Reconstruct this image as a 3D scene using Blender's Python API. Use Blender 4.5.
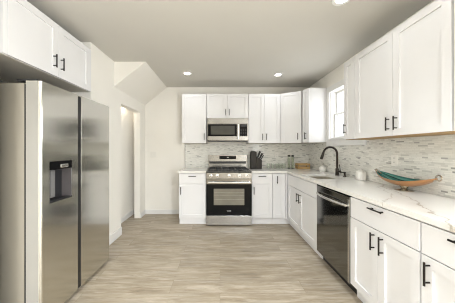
import bpy, bmesh, math, random
from mathutils import Vector, Matrix
random.seed(7)
PI = math.pi
sc = bpy.context.scene
for o in list(bpy.data.objects):
    bpy.data.objects.remove(o)
C = sc.collection

# ------------------------------------------------------------------ camera
cam_d = bpy.data.cameras.new('camera')
cam = bpy.data.objects.new('camera', cam_d); C.objects.link(cam)
cam.location = (0, 0, 1.28); cam.rotation_euler = (PI / 2, 0, 0)
cam_d.sensor_fit = 'HORIZONTAL'; cam_d.sensor_width = 36
cam_d.lens = 36 * 202 / 455
cam_d.shift_x = 7.5 / 455; cam_d.shift_y = -2.0 / 455
cam_d.clip_start = 0.02
sc.camera = cam

# ------------------------------------------------------------------ world, exposure
w = bpy.data.worlds.new('daylight'); sc.world = w; w.use_nodes = True
bg = w.node_tree.nodes['Background']
bg.inputs[0].default_value = (0.95, 0.98, 1.0, 1); bg.inputs[1].default_value = 0.7
sc.view_settings.view_transform = 'Standard'; sc.view_settings.look = 'None'
sc.view_settings.gamma = 1; sc.view_settings.use_curve_mapping = False
sc.view_settings.exposure = 1.84
sc.cycles.filter_width = 1.1
LAMP_W = 1.6          # each recessed downlight
LAMP_COL = (0.87, 0.935, 1.0)
def area(name, loc, rot, sx, sy, power, col):
    l = bpy.data.lights.new(name, 'AREA'); l.shape = 'RECTANGLE'; l.size = sx; l.size_y = sy
    l.energy = power; l.color = col
    o = bpy.data.objects.new(name, l); C.objects.link(o); o.location = loc; o.rotation_euler = rot
    return o
# added fill light from an unseen opening behind camera; daylight through sink window
area('added_rear_fill', (1.95, -2.1, 1.1), (0, PI / 2, 0), 1.9, 1.5, 60, (0.95, 0.98, 1.0))
area('daylight_window', (2.05, 2.86, 1.82), (0, PI / 2, 0), 0.74, 0.72, 2.2, (0.95, 0.98, 1.0))

# ------------------------------------------------------------------ materials
def new_mat(name):
    m = bpy.data.materials.new(name); m.use_nodes = True
    nt = m.node_tree; return m, nt, nt.nodes['Principled BSDF']
def plain(name, col, rough=0.5, metal=0.0, var=0.03, scale=6.0, bump=0.0, spec=None):
    m, nt, p = new_mat(name)
    p.inputs['Roughness'].default_value = rough; p.inputs['Metallic'].default_value = metal
    if spec is not None: p.inputs['Specular IOR Level'].default_value = spec
    tc = nt.nodes.new('ShaderNodeTexCoord')
    n = nt.nodes.new('ShaderNodeTexNoise'); n.inputs['Scale'].default_value = scale
    nt.links.new(tc.outputs['Object'], n.inputs['Vector'])
    r = nt.nodes.new('ShaderNodeValToRGB')
    r.color_ramp.elements[0].position = 0.3; r.color_ramp.elements[1].position = 0.7
    r.color_ramp.elements[0].color = tuple(c * (1 - var) for c in col) + (1,)
    r.color_ramp.elements[1].color = tuple(min(1, c * (1 + var)) for c in col) + (1,)
    nt.links.new(n.outputs['Fac'], r.inputs['Fac']); nt.links.new(r.outputs['Color'], p.inputs['Base Color'])
    if bump:
        b = nt.nodes.new('ShaderNodeBump'); b.inputs['Strength'].default_value = bump; b.inputs['Distance'].default_value = 0.01
        nt.links.new(n.outputs['Fac'], b.inputs['Height']); nt.links.new(b.outputs['Normal'], p.inputs['Normal'])
    return m
def steel(name, col, rough, wave=0.05, axis='Z', aniso=0.0, rot=0.0):
    """brushed sheet: slight slow waviness and fine streaks"""
    m, nt, p = new_mat(name)
    p.inputs['Base Color'].default_value = col + (1,); p.inputs['Metallic'].default_value = 1
    if aniso:
        p.inputs['Anisotropic'].default_value = aniso; p.inputs['Anisotropic Rotation'].default_value = rot
        tg = nt.nodes.new('ShaderNodeTangent'); tg.direction_type = 'RADIAL'; tg.axis = 'Z'; nt.links.new(tg.outputs[0], p.inputs['Tangent'])
    tc = nt.nodes.new('ShaderNodeTexCoord')
    mp = nt.nodes.new('ShaderNodeMapping')
    mp.inputs['Scale'].default_value = (2, 2, 5) if aniso else (3, 3, 260)
    n = nt.nodes.new('ShaderNodeTexNoise'); n.inputs['Scale'].default_value = 1.0; n.inputs['Detail'].default_value = 3
    nt.links.new(tc.outputs['Object'], mp.inputs['Vector']); nt.links.new(mp.outputs['Vector'], n.inputs['Vector'])
    mr = nt.nodes.new('ShaderNodeMapRange'); mr.inputs['To Min'].default_value = rough * 0.8; mr.inputs['To Max'].default_value = rough * 1.25
    nt.links.new(n.outputs['Fac'], mr.inputs['Value']); nt.links.new(mr.outputs['Result'], p.inputs['Roughness'])
    n2 = nt.nodes.new('ShaderNodeTexNoise'); n2.inputs['Scale'].default_value = 3.5; n2.inputs['Detail'].default_value = 0
    nt.links.new(tc.outputs['Object'], n2.inputs['Vector'])
    b = nt.nodes.new('ShaderNodeBump'); b.inputs['Strength'].default_value = wave; b.inputs['Distance'].default_value = 0.02
    nt.links.new(n2.outputs['Fac'], b.inputs['Height']); nt.links.new(b.outputs['Normal'], p.inputs['Normal'])
    return m
def emit(name, col, s):
    m, nt, p = new_mat(name)
    p.inputs['Base Color'].default_value = col + (1,)
    p.inputs['Emission Color'].default_value = col + (1,); p.inputs['Emission Strength'].default_value = s
    return m
def pane_mat():
    m = bpy.data.materials.new('window_glass'); m.use_nodes = True; nt = m.node_tree
    nt.nodes.remove(nt.nodes['Principled BSDF']); out = nt.nodes['Material Output']
    t = nt.nodes.new('ShaderNodeBsdfTransparent'); g = nt.nodes.new('ShaderNodeBsdfGlossy'); g.inputs['Roughness'].default_value = 0.02
    f = nt.nodes.new('ShaderNodeValue'); f.outputs[0].default_value = 0.06
    mx = nt.nodes.new('ShaderNodeMixShader')
    nt.links.new(f.outputs[0], mx.inputs[0]); nt.links.new(t.outputs[0], mx.inputs[1]); nt.links.new(g.outputs[0], mx.inputs[2])
    nt.links.new(mx.outputs[0], out.inputs['Surface']); return m
def clear_glass(name, col=(0.95, 0.97, 0.95)):
    m, nt, p = new_mat(name)
    p.inputs['Base Color'].default_value = col + (1,); p.inputs['Roughness'].default_value = 0.02
    p.inputs['Transmission Weight'].default_value = 1.0; p.inputs['IOR'].default_value = 1.45
    return m
def math_n(nt, op, a, b=None, clamp=False):
    n = nt.nodes.new('ShaderNodeMath'); n.operation = op; n.use_clamp = clamp
    for i, v in enumerate((a, b)):
        if v is None: continue
        if isinstance(v, (int, float)): n.inputs[i].default_value = v
        else: nt.links.new(v, n.inputs[i])
    return n.outputs[0]
def mixc(nt, fac, a, b, mode='MIX'):
    n = nt.nodes.new('ShaderNodeMixRGB'); n.blend_type = mode
    for i, v in enumerate((fac, a, b)):
        if isinstance(v, (int, float)): n.inputs[i].default_value = v
        elif isinstance(v, tuple): n.inputs[i].default_value = v + (1,) if len(v) == 3 else v
        else: nt.links.new(v, n.inputs[i])
    return n.outputs[0]
def floor_mat():
    m, nt, p = new_mat('oak_planks'); L = nt.links.new
    tc = nt.nodes.new('ShaderNodeTexCoord')
    br = nt.nodes.new('ShaderNodeTexBrick'); br.offset = 0.37; br.offset_frequency = 2
    for k, v in (('Scale', 1.0), ('Brick Width', 1.22), ('Row Height', 0.18), ('Mortar Size', 0.0016), ('Mortar Smooth', 0.1), ('Bias', 0.0)):
        br.inputs[k].default_value = v
    br.inputs['Color1'].default_value = (0, 0, 0, 1); br.inputs['Color2'].default_value = (1, 1, 1, 1); br.inputs['Mortar'].default_value = (0.4, 0.4, 0.4, 1)
    L(tc.outputs['Object'], br.inputs['Vector'])
    tone = br.outputs['Color']
    bw = nt.nodes.new('ShaderNodeRGBToBW'); L(tone, bw.inputs[0])
    w4 = math_n(nt, 'MULTIPLY', bw.outputs[0], 40.0)
    def grain(sx, sy, detail, rough, dist=0.0):
        mp = nt.nodes.new('ShaderNodeMapping'); mp.inputs['Scale'].default_value = (sx, sy, 1)
        L(tc.outputs['Object'], mp.inputs['Vector'])
        n = nt.nodes.new('ShaderNodeTexNoise'); n.noise_dimensions = '4D'
        n.inputs['Scale'].default_value = 1; n.inputs['Detail'].default_value = detail; n.inputs['Roughness'].default_value = rough
        n.inputs['Distortion'].default_value = dist
        L(mp.outputs['Vector'], n.inputs['Vector']); L(w4, n.inputs['W']); return n.outputs['Fac']
    g1 = grain(2.4, 17, 6, 0.7, 0.9); g2 = grain(3.5, 85, 3, 0.6, 0.2); g3 = grain(1.4, 9, 4, 0.6, 0.8)
    r = nt.nodes.new('ShaderNodeValToRGB'); e = r.color_ramp.elements
    e[0].position = 0.29; e[0].color = (0.17, 0.135, 0.098, 1)
    e[1].position = 0.63; e[1].color = (0.56, 0.495, 0.405, 1)
    k = e.new(0.43); k.color = (0.33, 0.27, 0.19, 1)
    k = e.new(0.52); k.color = (0.42, 0.355, 0.27, 1)
    f = math_n(nt, 'ADD', math_n(nt, 'MULTIPLY', g1, 0.68), math_n(nt, 'MULTIPLY', g2, 0.32))
    f = math_n(nt, 'ADD', f, math_n(nt, 'MULTIPLY', math_n(nt, 'SUBTRACT', bw.outputs[0], 0.5), 0.06))
    L(f, r.inputs['Fac'])
    rr = nt.nodes.new('ShaderNodeValToRGB'); rr.color_ramp.elements[0].position = 0.52; rr.color_ramp.elements[1].position = 0.75
    rr.color_ramp.elements[0].color = (0, 0, 0, 1); rr.color_ramp.elements[1].color = (0.75, 0.75, 0.75, 1)
    L(g3, rr.inputs['Fac'])
    c = mixc(nt, rr.outputs['Color'], r.outputs['Color'], (0.28, 0.245, 0.20))
    g4 = grain(4.0, 34, 5, 0.7, 1.2)
    f4 = math_n(nt, 'MULTIPLY', math_n(nt, 'SUBTRACT', g4, 0.555), 6.0, True)
    c = mixc(nt, math_n(nt, 'MULTIPLY', f4, 0.75), c, (0.17, 0.135, 0.10))
    g5 = grain(1.1, 6, 2, 0.5, 0.5)
    f5 = math_n(nt, 'MULTIPLY', math_n(nt, 'SUBTRACT', g5, 0.5), 3.0, True)
    c = mixc(nt, math_n(nt, 'MULTIPLY', f5, 0.35), c, (0.60, 0.54, 0.45))
    c = mixc(nt, math_n(nt, 'MULTIPLY', br.outputs['Fac'], 0.55), c, (0.16, 0.12, 0.08))
    L(c, p.inputs['Base Color']); p.inputs['Roughness'].default_value = 0.42
    b = nt.nodes.new('ShaderNodeBump'); b.inputs['Strength'].default_value = 0.12; b.inputs['Distance'].default_value = 0.004
    L(g2, b.inputs['Height']); L(b.outputs['Normal'], p.inputs['Normal'])
    return m
def tile_mat():
    m, nt, p = new_mat('mosaic_tile'); L = nt.links.new
    tc = nt.nodes.new('ShaderNodeTexCoord'); s = nt.nodes.new('ShaderNodeSeparateXYZ'); L(tc.outputs['Object'], s.inputs[0])
    u = math_n(nt, 'SUBTRACT', s.outputs['X'], s.outputs['Y'])
    cb = nt.nodes.new('ShaderNodeCombineXYZ'); L(u, cb.inputs[0]); L(s.outputs['Z'], cb.inputs[1])
    br = nt.nodes.new('ShaderNodeTexBrick'); br.offset = 0.43; br.offset_frequency = 2; br.squash = 1.7; br.squash_frequency = 3
    for k, v in (('Scale', 1.0), ('Brick Width', 0.05), ('Row Height', 0.0145), ('Mortar Size', 0.0011), ('Mortar Smooth', 0.2)):
        br.inputs[k].default_value = v
    br.inputs['Color1'].default_value = (0, 0, 0, 1); br.inputs['Color2'].default_value = (1, 1, 1, 1); br.inputs['Mortar'].default_value = (0.6, 0.6, 0.6, 1)
    L(cb.outputs[0], br.inputs['Vector'])
    r = nt.nodes.new('ShaderNodeValToRGB'); r.color_ramp.interpolation = 'LINEAR'; e = r.color_ramp.elements
    e[0].position = 0.0; e[0].color = (0.36, 0.355, 0.33, 1)
    e[1].position = 1.0; e[1].color = (0.84, 0.825, 0.77, 1)
    for pos, col in ((0.03, (0.46, 0.455, 0.43)), (0.08, (0.64, 0.63, 0.585)), (0.25, (0.74, 0.73, 0.68)), (0.6, (0.80, 0.79, 0.74))):
        k = e.new(pos); k.color = col + (1,)
    L(br.outputs['Color'], r.inputs['Fac'])
    n = nt.nodes.new('ShaderNodeTexNoise'); n.inputs['Scale'].default_value = 26; n.inputs['Detail'].default_value = 4
    mp = nt.nodes.new('ShaderNodeMapping'); mp.inputs['Scale'].default_value = (0.7, 3.0, 1); L(cb.outputs[0], mp.inputs['Vector']); L(mp.outputs[0], n.inputs['Vector'])
    rn = nt.nodes.new('ShaderNodeValToRGB'); rn.color_ramp.elements[0].position = 0.62; rn.color_ramp.elements[1].position = 0.8
    rn.color_ramp.elements[0].color = (0, 0, 0, 1); rn.color_ramp.elements[1].color = (0.6, 0.6, 0.6, 1); L(n.outputs['Fac'], rn.inputs['Fac'])
    c = mixc(nt, rn.outputs['Color'], r.outputs['Color'], (0.36, 0.35, 0.32))
    c = mixc(nt, math_n(nt, 'MULTIPLY', br.outputs['Fac'], 0.7), c, (0.66, 0.645, 0.59))
    L(c, p.inputs['Base Color']); p.inputs['Roughness'].default_value = 0.14
    b = nt.nodes.new('ShaderNodeBump'); b.inputs['Strength'].default_value = 0.35; b.inputs['Distance'].default_value = 0.003; b.invert = True
    h = math_n(nt, 'ADD', br.outputs['Fac'], math_n(nt, 'MULTIPLY', bw_of(nt, br.outputs['Color']), 0.5))
    L(h, b.inputs['Height']); L(b.outputs['Normal'], p.inputs['Normal'])
    return m
def bw_of(nt, c):
    n = nt.nodes.new('ShaderNodeRGBToBW'); nt.links.new(c, n.inputs[0]); return n.outputs[0]
def quartz_mat():
    m, nt, p = new_mat('white_quartz'); L = nt.links.new
    tc = nt.nodes.new('ShaderNodeTexCoord'); s = nt.nodes.new('ShaderNodeSeparateXYZ'); L(tc.outputs['Object'], s.inputs[0])
    n = nt.nodes.new('ShaderNodeTexNoise'); n.inputs['Scale'].default_value = 3.2; n.inputs['Detail'].default_value = 6; n.inputs['Roughness'].default_value = 0.6
    L(tc.outputs['Object'], n.inputs['Vector'])
    wob = math_n(nt, 'MULTIPLY', math_n(nt, 'SUBTRACT', n.outputs['Fac'], 0.5), 0.34)
    c = mixc(nt, math_n(nt, 'MULTIPLY', n.outputs['Fac'], 0.5), (0.84, 0.825, 0.79), (0.77, 0.745, 0.695))
    def vein(x0, y0, x1, y1, width, strength, c, col):
        dx, dy = x1 - x0, y1 - y0; l = math.hypot(dx, dy); nx, ny = -dy / l, dx / l
        d = math_n(nt, 'ADD', math_n(nt, 'MULTIPLY', s.outputs['X'], nx), math_n(nt, 'MULTIPLY', s.outputs['Y'], ny))
        d = math_n(nt, 'ADD', math_n(nt, 'ADD', d, -(nx * x0 + ny * y0)), wob)
        a = math_n(nt, 'ABSOLUTE', d)
        f = math_n(nt, 'SUBTRACT', 1.0, math_n(nt, 'DIVIDE', a, width), True)
        f = math_n(nt, 'MULTIPLY', f, strength)
        return mixc(nt, f, c, col)
    gold = (0.38, 0.32, 0.24); grey = (0.42, 0.39, 0.34)
    for v in ((1.45, 1.62, 1.13, 0.93, 0.007, 0.8), (1.45, 1.62, 1.13, 0.93, 0.05, 0.14), (1.44, 1.78, 1.12, 1.34, 0.006, 0.65), (1.70, 1.40, 1.20, 0.75, 0.008, 0.3), (1.1, 2.2, 1.7, 2.5, 0.01, 0.25)):
        c = vein(*v, c, gold if v[4] < 0.02 else grey)
    # broad faint mottling of the slab
    L(c, p.inputs['Base Color']); p.inputs['Roughness'].default_value = 0.13
    return m
def wood_mat(name, c1, c2, rough=0.45, sc_=(4, 40, 40)):
    m, nt, p = new_mat(name); L = nt.links.new
    tc = nt.nodes.new('ShaderNodeTexCoord'); mp = nt.nodes.new('ShaderNodeMapping'); mp.inputs['Scale'].default_value = sc_
    n = nt.nodes.new('ShaderNodeTexNoise'); n.inputs['Scale'].default_value = 1; n.inputs['Detail'].default_value = 4
    L(tc.outputs['Object'], mp.inputs[0]); L(mp.outputs[0], n.inputs['Vector'])
    L(mixc(nt, n.outputs['Fac'], c1, c2), p.inputs['Base Color']); p.inputs['Roughness'].default_value = rough
    return m
def stripe_mat():
    """teal lacquer with dark and pale bands running along the dish"""
    m, nt, p = new_mat('teal_striped_lacquer'); L = nt.links.new
    at = nt.nodes.new('ShaderNodeUVMap'); s = nt.nodes.new('ShaderNodeSeparateXYZ'); L(at.outputs[0], s.inputs[0])
    r = nt.nodes.new('ShaderNodeValToRGB'); r.color_ramp.interpolation = 'CONSTANT'; e = r.color_ramp.elements
    teal = (0.025, 0.15, 0.13, 1); dark = (0.008, 0.035, 0.04, 1); pale = (0.10, 0.30, 0.26, 1)
    e[0].position = 0; e[0].color = teal; e[1].position = 0.9; e[1].color = teal
    for q, c in ((0.12, dark), (0.17, teal), (0.28, pale), (0.33, dark), (0.40, teal), (0.52, dark), (0.57, pale), (0.62, teal), (0.74, dark), (0.8, pale)):
        k = e.new(q); k.color = c
    L(s.outputs[1], r.inputs['Fac']); L(r.outputs['Color'], p.inputs['Base Color']); p.inputs['Roughness'].default_value = 0.2
    return m

M = dict(
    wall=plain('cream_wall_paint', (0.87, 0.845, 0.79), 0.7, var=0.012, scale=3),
    dimwall=plain('dimmed_wall_paint', (0.30, 0.275, 0.24), 0.7, var=0.012, scale=3),  # wall paint darkened so the steel reflects an unlit room
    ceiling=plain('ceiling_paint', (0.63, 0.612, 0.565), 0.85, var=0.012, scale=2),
    trim=plain('white_trim_paint', (0.80, 0.795, 0.78), 0.4, var=0.01),
    cab=plain('white_cabinet_paint', (0.785, 0.78, 0.785), 0.38, var=0.008),
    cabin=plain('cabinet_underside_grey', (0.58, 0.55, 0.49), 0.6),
    floor=floor_mat(), tile=tile_mat(), quartz=quartz_mat(),
    rawwood=wood_mat('raw_plywood', (0.50, 0.32, 0.14), (0.36, 0.22, 0.09), 0.6, (20, 3, 20)),
    steel=steel('stainless_steel', (0.52, 0.515, 0.50), 0.22, 0.03), dimsteel=steel('dimmed_stainless', (0.33, 0.322, 0.30), 0.22, 0.02),  # the second is the same stainless, darkened against too bright reflections
    fridge=steel('fridge_steel', (0.66, 0.65, 0.60), 0.17, 0.035, aniso=0.75, rot=0.0),
    fside=plain('fridge_side_grey', (0.34, 0.315, 0.265), 0.35, 0.6, var=0.02),
    dimsheet=plain('dimming_sheet_grey', (0.32, 0.31, 0.285), 0.4, 0.3, var=0.02),
    dsteel=steel('dark_stainless', (0.23, 0.225, 0.21), 0.10, 0.02),
    sinksteel=steel('brushed_sink_steel', (0.62, 0.58, 0.50), 0.34, 0.0),
    hsteel=steel('satin_steel', (0.70, 0.69, 0.67), 0.24, 0.0),
    black=plain('black_plastic', (0.012, 0.012, 0.012), 0.35),
    gloss=plain('black_glass', (0.008, 0.008, 0.008), 0.05, spec=0.12),
    ovenglass=plain('oven_window_glass', (0.20, 0.185, 0.145), 0.04, var=0.1),
    mwglass=plain('microwave_window_mesh', (0.055, 0.055, 0.045), 0.12, var=0.1),
    iron=plain('cast_iron', (0.02, 0.02, 0.02), 0.5),
    cook=plain('cooktop_enamel', (0.07, 0.068, 0.063), 0.14),
    pull=plain('dark_bronze_pull', (0.022, 0.018, 0.016), 0.35, 0.7),
    bronze=plain('oil_rubbed_bronze', (0.030, 0.024, 0.020), 0.28, 0.7),
    dgrey=plain('dispenser_grey', (0.016, 0.016, 0.018), 0.4),
    mgrey=plain('dispenser_side_grey', (0.09, 0.08, 0.08), 0.35),
    pgrey=plain('paddle_grey', (0.20, 0.195, 0.19), 0.3),
    lens=emit('lamp_lens', (1, 0.95, 0.86), 9.0),
    pane=pane_mat(), glass=clear_glass('drinking_glass', (0.89, 0.92, 0.88)), bottle=clear_glass('bottle_glass', (0.62, 0.68, 0.54)),
    ceramic=plain('white_ceramic', (0.84, 0.82, 0.77), 0.3, var=0.02),
    plate=plain('white_switch_plastic', (0.83, 0.81, 0.76), 0.4, var=0.01),
    slot=plain('outlet_slot', (0.10, 0.09, 0.08), 0.5),
    knifewood=wood_mat('dark_walnut_block', (0.014, 0.011, 0.008), (0.040, 0.033, 0.025), 0.6, (60, 10, 4)),
    honey=wood_mat('honey_wood', (0.44, 0.26, 0.09), (0.66, 0.45, 0.20), 0.45, (6, 30, 40)),
    orange=wood_mat('orange_wood', (0.29, 0.125, 0.040), (0.40, 0.20, 0.075), 0.3, (30, 4, 30)),
    teal=stripe_mat(), silver=steel('polished_silver', (0.46, 0.42, 0.35), 0.12, 0.0),
    mark=plain('pale_mark', (0.55, 0.55, 0.53), 0.3),
)

# ------------------------------------------------------------------ builders
OFF = {}
class MB:
    def __init__(s): s.bm = bmesh.new(); s.uv = None
    def box(s, x0, x1, y0, y1, z0, z1):
        v = [s.bm.verts.new((x, y, z)) for x in (x0, x1) for y in (y0, y1) for z in (z0, z1)]
        for f in ((0, 1, 3, 2), (4, 6, 7, 5), (0, 4, 5, 1), (2, 3, 7, 6), (0, 2, 6, 4), (1, 5, 7, 3)):
            s.bm.faces.new([v[i] for i in f])
        return s
    def fbox(s, F, u0, u1, n0, n1, z0, z1):
        ox, oy, ux, uy, nx, ny = F
        v = [s.bm.verts.new((ox + ux * u + nx * n, oy + uy * u + ny * n, z)) for u in (u0, u1) for n in (n0, n1) for z in (z0, z1)]
        for f in ((0, 1, 3, 2), (4, 6, 7, 5), (0, 4, 5, 1), (2, 3, 7, 6), (0, 2, 6, 4), (1, 5, 7, 3)):
            s.bm.faces.new([v[i] for i in f])
        return s
    def prism(s, poly, z0, z1):
        a = [s.bm.verts.new((x, y, z0)) for x, y in poly]; b = [s.bm.verts.new((x, y, z1)) for x, y in poly]
        s.bm.faces.new(a); s.bm.faces.new(b); n = len(poly)
        for i in range(n): s.bm.faces.new((a[i], a[(i + 1) % n], b[(i + 1) % n], b[i]))
        return s
    def prism3(s, pa, pb):
        a = [s.bm.verts.new(p) for p in pa]; b = [s.bm.verts.new(p) for p in pb]
        s.bm.faces.new(a); s.bm.faces.new(b); n = len(a)
        for i in range(n): s.bm.faces.new((a[i], a[(i + 1) % n], b[(i + 1) % n], b[i]))
        return s
    def tube(s, pts, rad, seg=12):
        pts = [Vector(p) for p in pts]
        if isinstance(rad, (int, float)): rad = [rad] * len(pts)
        rings = []; prev = None
        for i, p in enumerate(pts):
            d = (pts[min(i + 1, len(pts) - 1)] - pts[max(i - 1, 0)]).normalized()
            if prev is None:
                r = Vector((0, 0, 1)) if abs(d.z) < 0.9 else Vector((1, 0, 0)); a = d.cross(r).normalized()
            else:
                a = (prev - d * prev.dot(d)).normalized()
            prev = a; b = d.cross(a)
            rings.append([s.bm.verts.new(p + (a * math.cos(t) + b * math.sin(t)) * rad[i]) for t in (2 * PI * k / seg for k in range(seg))])
        for r0, r1 in zip(rings, rings[1:]):
            for k in range(seg): s.bm.faces.new((r0[k], r0[(k + 1) % seg], r1[(k + 1) % seg], r1[k]))
        s.bm.faces.new(rings[0]); s.bm.faces.new(rings[-1][::-1])
        return s
    def lathe(s, prof, cx, cy, seg=20, closed=False):
        rings = []
        for r, z in prof:
            if r < 1e-6: rings.append([s.bm.verts.new((cx, cy, z))])
            else: rings.append([s.bm.verts.new((cx + r * math.cos(2 * PI * k / seg), cy + r * math.sin(2 * PI * k / seg), z)) for k in range(seg)])
        for r0, r1 in zip(rings, rings[1:]):
            for k in range(seg):
                a = r0[k % len(r0)]; b = r0[(k + 1) % len(r0)]; c = r1[(k + 1) % len(r1)]; d = r1[k % len(r1)]
                vs = []
                for v in (a, b, c, d):
                    if v not in vs: vs.append(v)
                if len(vs) > 2: s.bm.faces.new(vs)
        if not closed:
            for r in (rings[0], rings[-1]):
                if len(r) > 1: s.bm.faces.new(r)
        return s
    def torus(s, c, R, r, nrm='Y', seg=20, ss=8):
        pts = []
        for k in range(seg):
            t = 2 * PI * k / seg
            e = {'Y': Vector((math.cos(t), 0, math.sin(t))), 'X': Vector((0, math.cos(t), math.sin(t))), 'Z': Vector((math.cos(t), math.sin(t), 0))}[nrm]
            n = {'Y': Vector((0, 1, 0)), 'X': Vector((1, 0, 0)), 'Z': Vector((0, 0, 1))}[nrm]
            pts.append([s.bm.verts.new(Vector(c) + e * R + (e * math.cos(q) + n * math.sin(q)) * r) for q in (2 * PI * j / ss for j in range(ss))])
        for k in range(seg):
            a, b = pts[k], pts[(k + 1) % seg]
            for j in range(ss): s.bm.faces.new((a[j], a[(j + 1) % ss], b[(j + 1) % ss], b[j]))
        return s
    def build(s, name, mat, parent=None, bevel=0.0, smooth=False, origin=None, label=None):
        off = OFF[parent.name] if parent else Vector(origin or (0, 0, 0))
        bmesh.ops.recalc_face_normals(s.bm, faces=s.bm.faces)
        bmesh.ops.translate(s.bm, vec=-off, verts=s.bm.verts)
        me = bpy.data.meshes.new(name); s.bm.to_mesh(me); s.bm.free()
        me.materials.append(M[mat])
        o = bpy.data.objects.new(name, me); C.objects.link(o)
        OFF[o.name] = off
        if parent: o.parent = parent
        else: o.location = off
        if smooth:
            for p in me.polygons: p.use_smooth = True
            me.set_sharp_from_angle(angle=math.radians(40))
        if bevel:
            b = o.modifiers.new('bevel', 'BEVEL'); b.width = bevel; b.segments = 2; b.limit_method = 'ANGLE'; b.angle_limit = math.radians(50)
        if label: o['label'] = label
        return o
def tag(o, label, cat, group=None):
    o['label'] = label; o['category'] = cat
    if group: o['group'] = group
    return o
def thing(name, label, cat, loc, group=None):
    o = bpy.data.objects.new(name, None); C.objects.link(o); o.location = loc; o.empty_display_size = 0.1
    OFF[o.name] = Vector(loc)
    return tag(o, label, cat, group)
def struct(o):
    o['kind'] = 'structure'; return o

# frames (origin, along, outward) of cabinet fronts
BASE_B = (0, 3.42, 1, 0, 0, -1)      # back run, base
UP_B = (0, 3.666, 1, 0, 0, -1)       # back run, wall cabinets
BASE_R = (1.135, 0, 0, 1, -1, 0)     # right run, base
UP_R = (1.46, 0, 0, 1, -1, 0)
LEFT = (-1.475, 0, 0, 1, 1, 0)
def shaker(F, u0, u1, z0, z1, parent, name='door', t=0.02, st=0.058):
    m = MB(); g = 0.0015
    u0 += g; u1 -= g
    st = min(st, (u1 - u0) * 0.3)
    m.fbox(F, u0, u0 + st, -t, 0, z0, z1); m.fbox(F, u1 - st, u1, -t, 0, z0, z1)
    m.fbox(F, u0 + st, u1 - st, -t, 0, z0, z0 + st); m.fbox(F, u0 + st, u1 - st, -t, 0, z1 - st, z1)
    m.fbox(F, u0 + st, u1 - st, -t, -0.012, z0 + st, z1 - st)
    return m.build(name, 'cab', parent)
def slab(F, u0, u1, z0, z1, parent, name='drawer', t=0.02):
    return MB().fbox(F, u0 + 0.0015, u1 - 0.0015, -t, 0, z0, z1).build(name, 'cab', parent, bevel=0.002)
def pull(F, u, z, parent, vertical=True, L=0.128, r=0.0055):
    ox, oy, ux, uy, nx, ny = F
    def P(uu, n, zz): return (ox + ux * uu + nx * n, oy + uy * uu + ny * n, zz)
    m = MB(); h = L / 2; q = L * 0.36
    if vertical:
        m.tube([P(u, 0.030, z - h), P(u, 0.030, z + h)], r, 10)
        for s in (-q, q): m.tube([P(u, -0.001, z + s), P(u, 0.030, z + s)], r * 0.85, 8)
    else:
        m.tube([P(u - h, 0.030, z), P(u + h, 0.030, z)], r, 10)
        for s in (-q, q): m.tube([P(u + s, -0.001, z), P(u + s, 0.030, z)], r * 0.85, 8)
    return m.build('handle', 'pull', parent, smooth=True)

CEIL = 2.515; XW = 1.765; XL = -1.488; YB = 4.01; CT = 0.914
# ------------------------------------------------------------------ room shell
struct(MB().box(-2.45, 1.9, -3.4, 4.13, -0.08, 0).build('floor', 'floor'))
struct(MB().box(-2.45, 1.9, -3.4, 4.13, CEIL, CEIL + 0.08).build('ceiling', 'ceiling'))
struct(MB().box(-1.85, 1.9, YB, 4.13, 0, CEIL).build('wall_back', 'wall'))
WY0, WY1, WZ0, WZ1 = 2.50, 3.235, 1.435, 2.19
struct(MB().box(XW, 1.9, -3.4, -2.9, 0, CEIL).box(XW, 1.9, -2.9, -1.3, 2.07, CEIL).box(XW, 1.9, -1.3, WY0, 0, CEIL).box(XW, 1.9, WY1, YB, 0, CEIL).box(XW, 1.9, WY0, WY1, 0, WZ0)
       .box(XW, 1.9, WY0, WY1, WZ1, CEIL).build('wall_right', 'wall'))
wl = MB()
wl.box(XL - 0.11, XL, -3.4, 1.36, 0, CEIL)
wl.box(-2.30, XL - 0.11, 1.25, 1.36, 0, CEIL)
wl.box(-2.40, -2.30, 1.25, 2.44, 0, CEIL)
wl.box(-2.30, XL, 2.325, 2.44, 0, CEIL)
wl.box(XL - 0.11, XL, 2.44, 3.04, 0, CEIL)
wl.box(XL - 0.11, XL, 3.04, 3.77, 1.972, CEIL)
wl.box(XL - 0.11, XL, 3.77, YB, 0, CEIL)
struct(wl.build('wall_left', 'wall'))
wh = MB().box(-1.82, -1.72, 2.44, YB, 0, CEIL)
struct(wh.build('wall_stairway', 'wall'))
# boxed-in sloping underside of the stairs in the corner of the ceiling
ya, yb = 2.84, YB
struct(MB().prism3([(XL, ya, 2.165), (XL, ya, CEIL), (-1.045, ya, CEIL)], [(XL, yb, 2.165), (XL, yb, CEIL), (-1.055, yb, CEIL)]).build('wall_slope', 'wall'))
def baseboard(name, x0, x1, y0, y1):
    struct(MB().box(x0, x1, y0, y1, 0, 0.088).build(name, 'trim', bevel=0.004))
struct(MB().box(-1.6, 1.9, -3.52, -3.4, 0, CEIL).build('wall_front', 'dimwall'))
baseboard('baseboard_back', -1.72, -0.70, YB - 0.014, YB)
struct(MB().box(XL, XL + 0.015, 2.33, 3.04, 0, 0.12).build('baseboard_left', 'trim', bevel=0.004))
baseboard('baseboard_corner', XL, XL + 0.014, 3.77, YB - 0.014)
baseboard('baseboard_stairway', -1.72, -1.706, 2.6, YB - 0.014)

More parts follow.
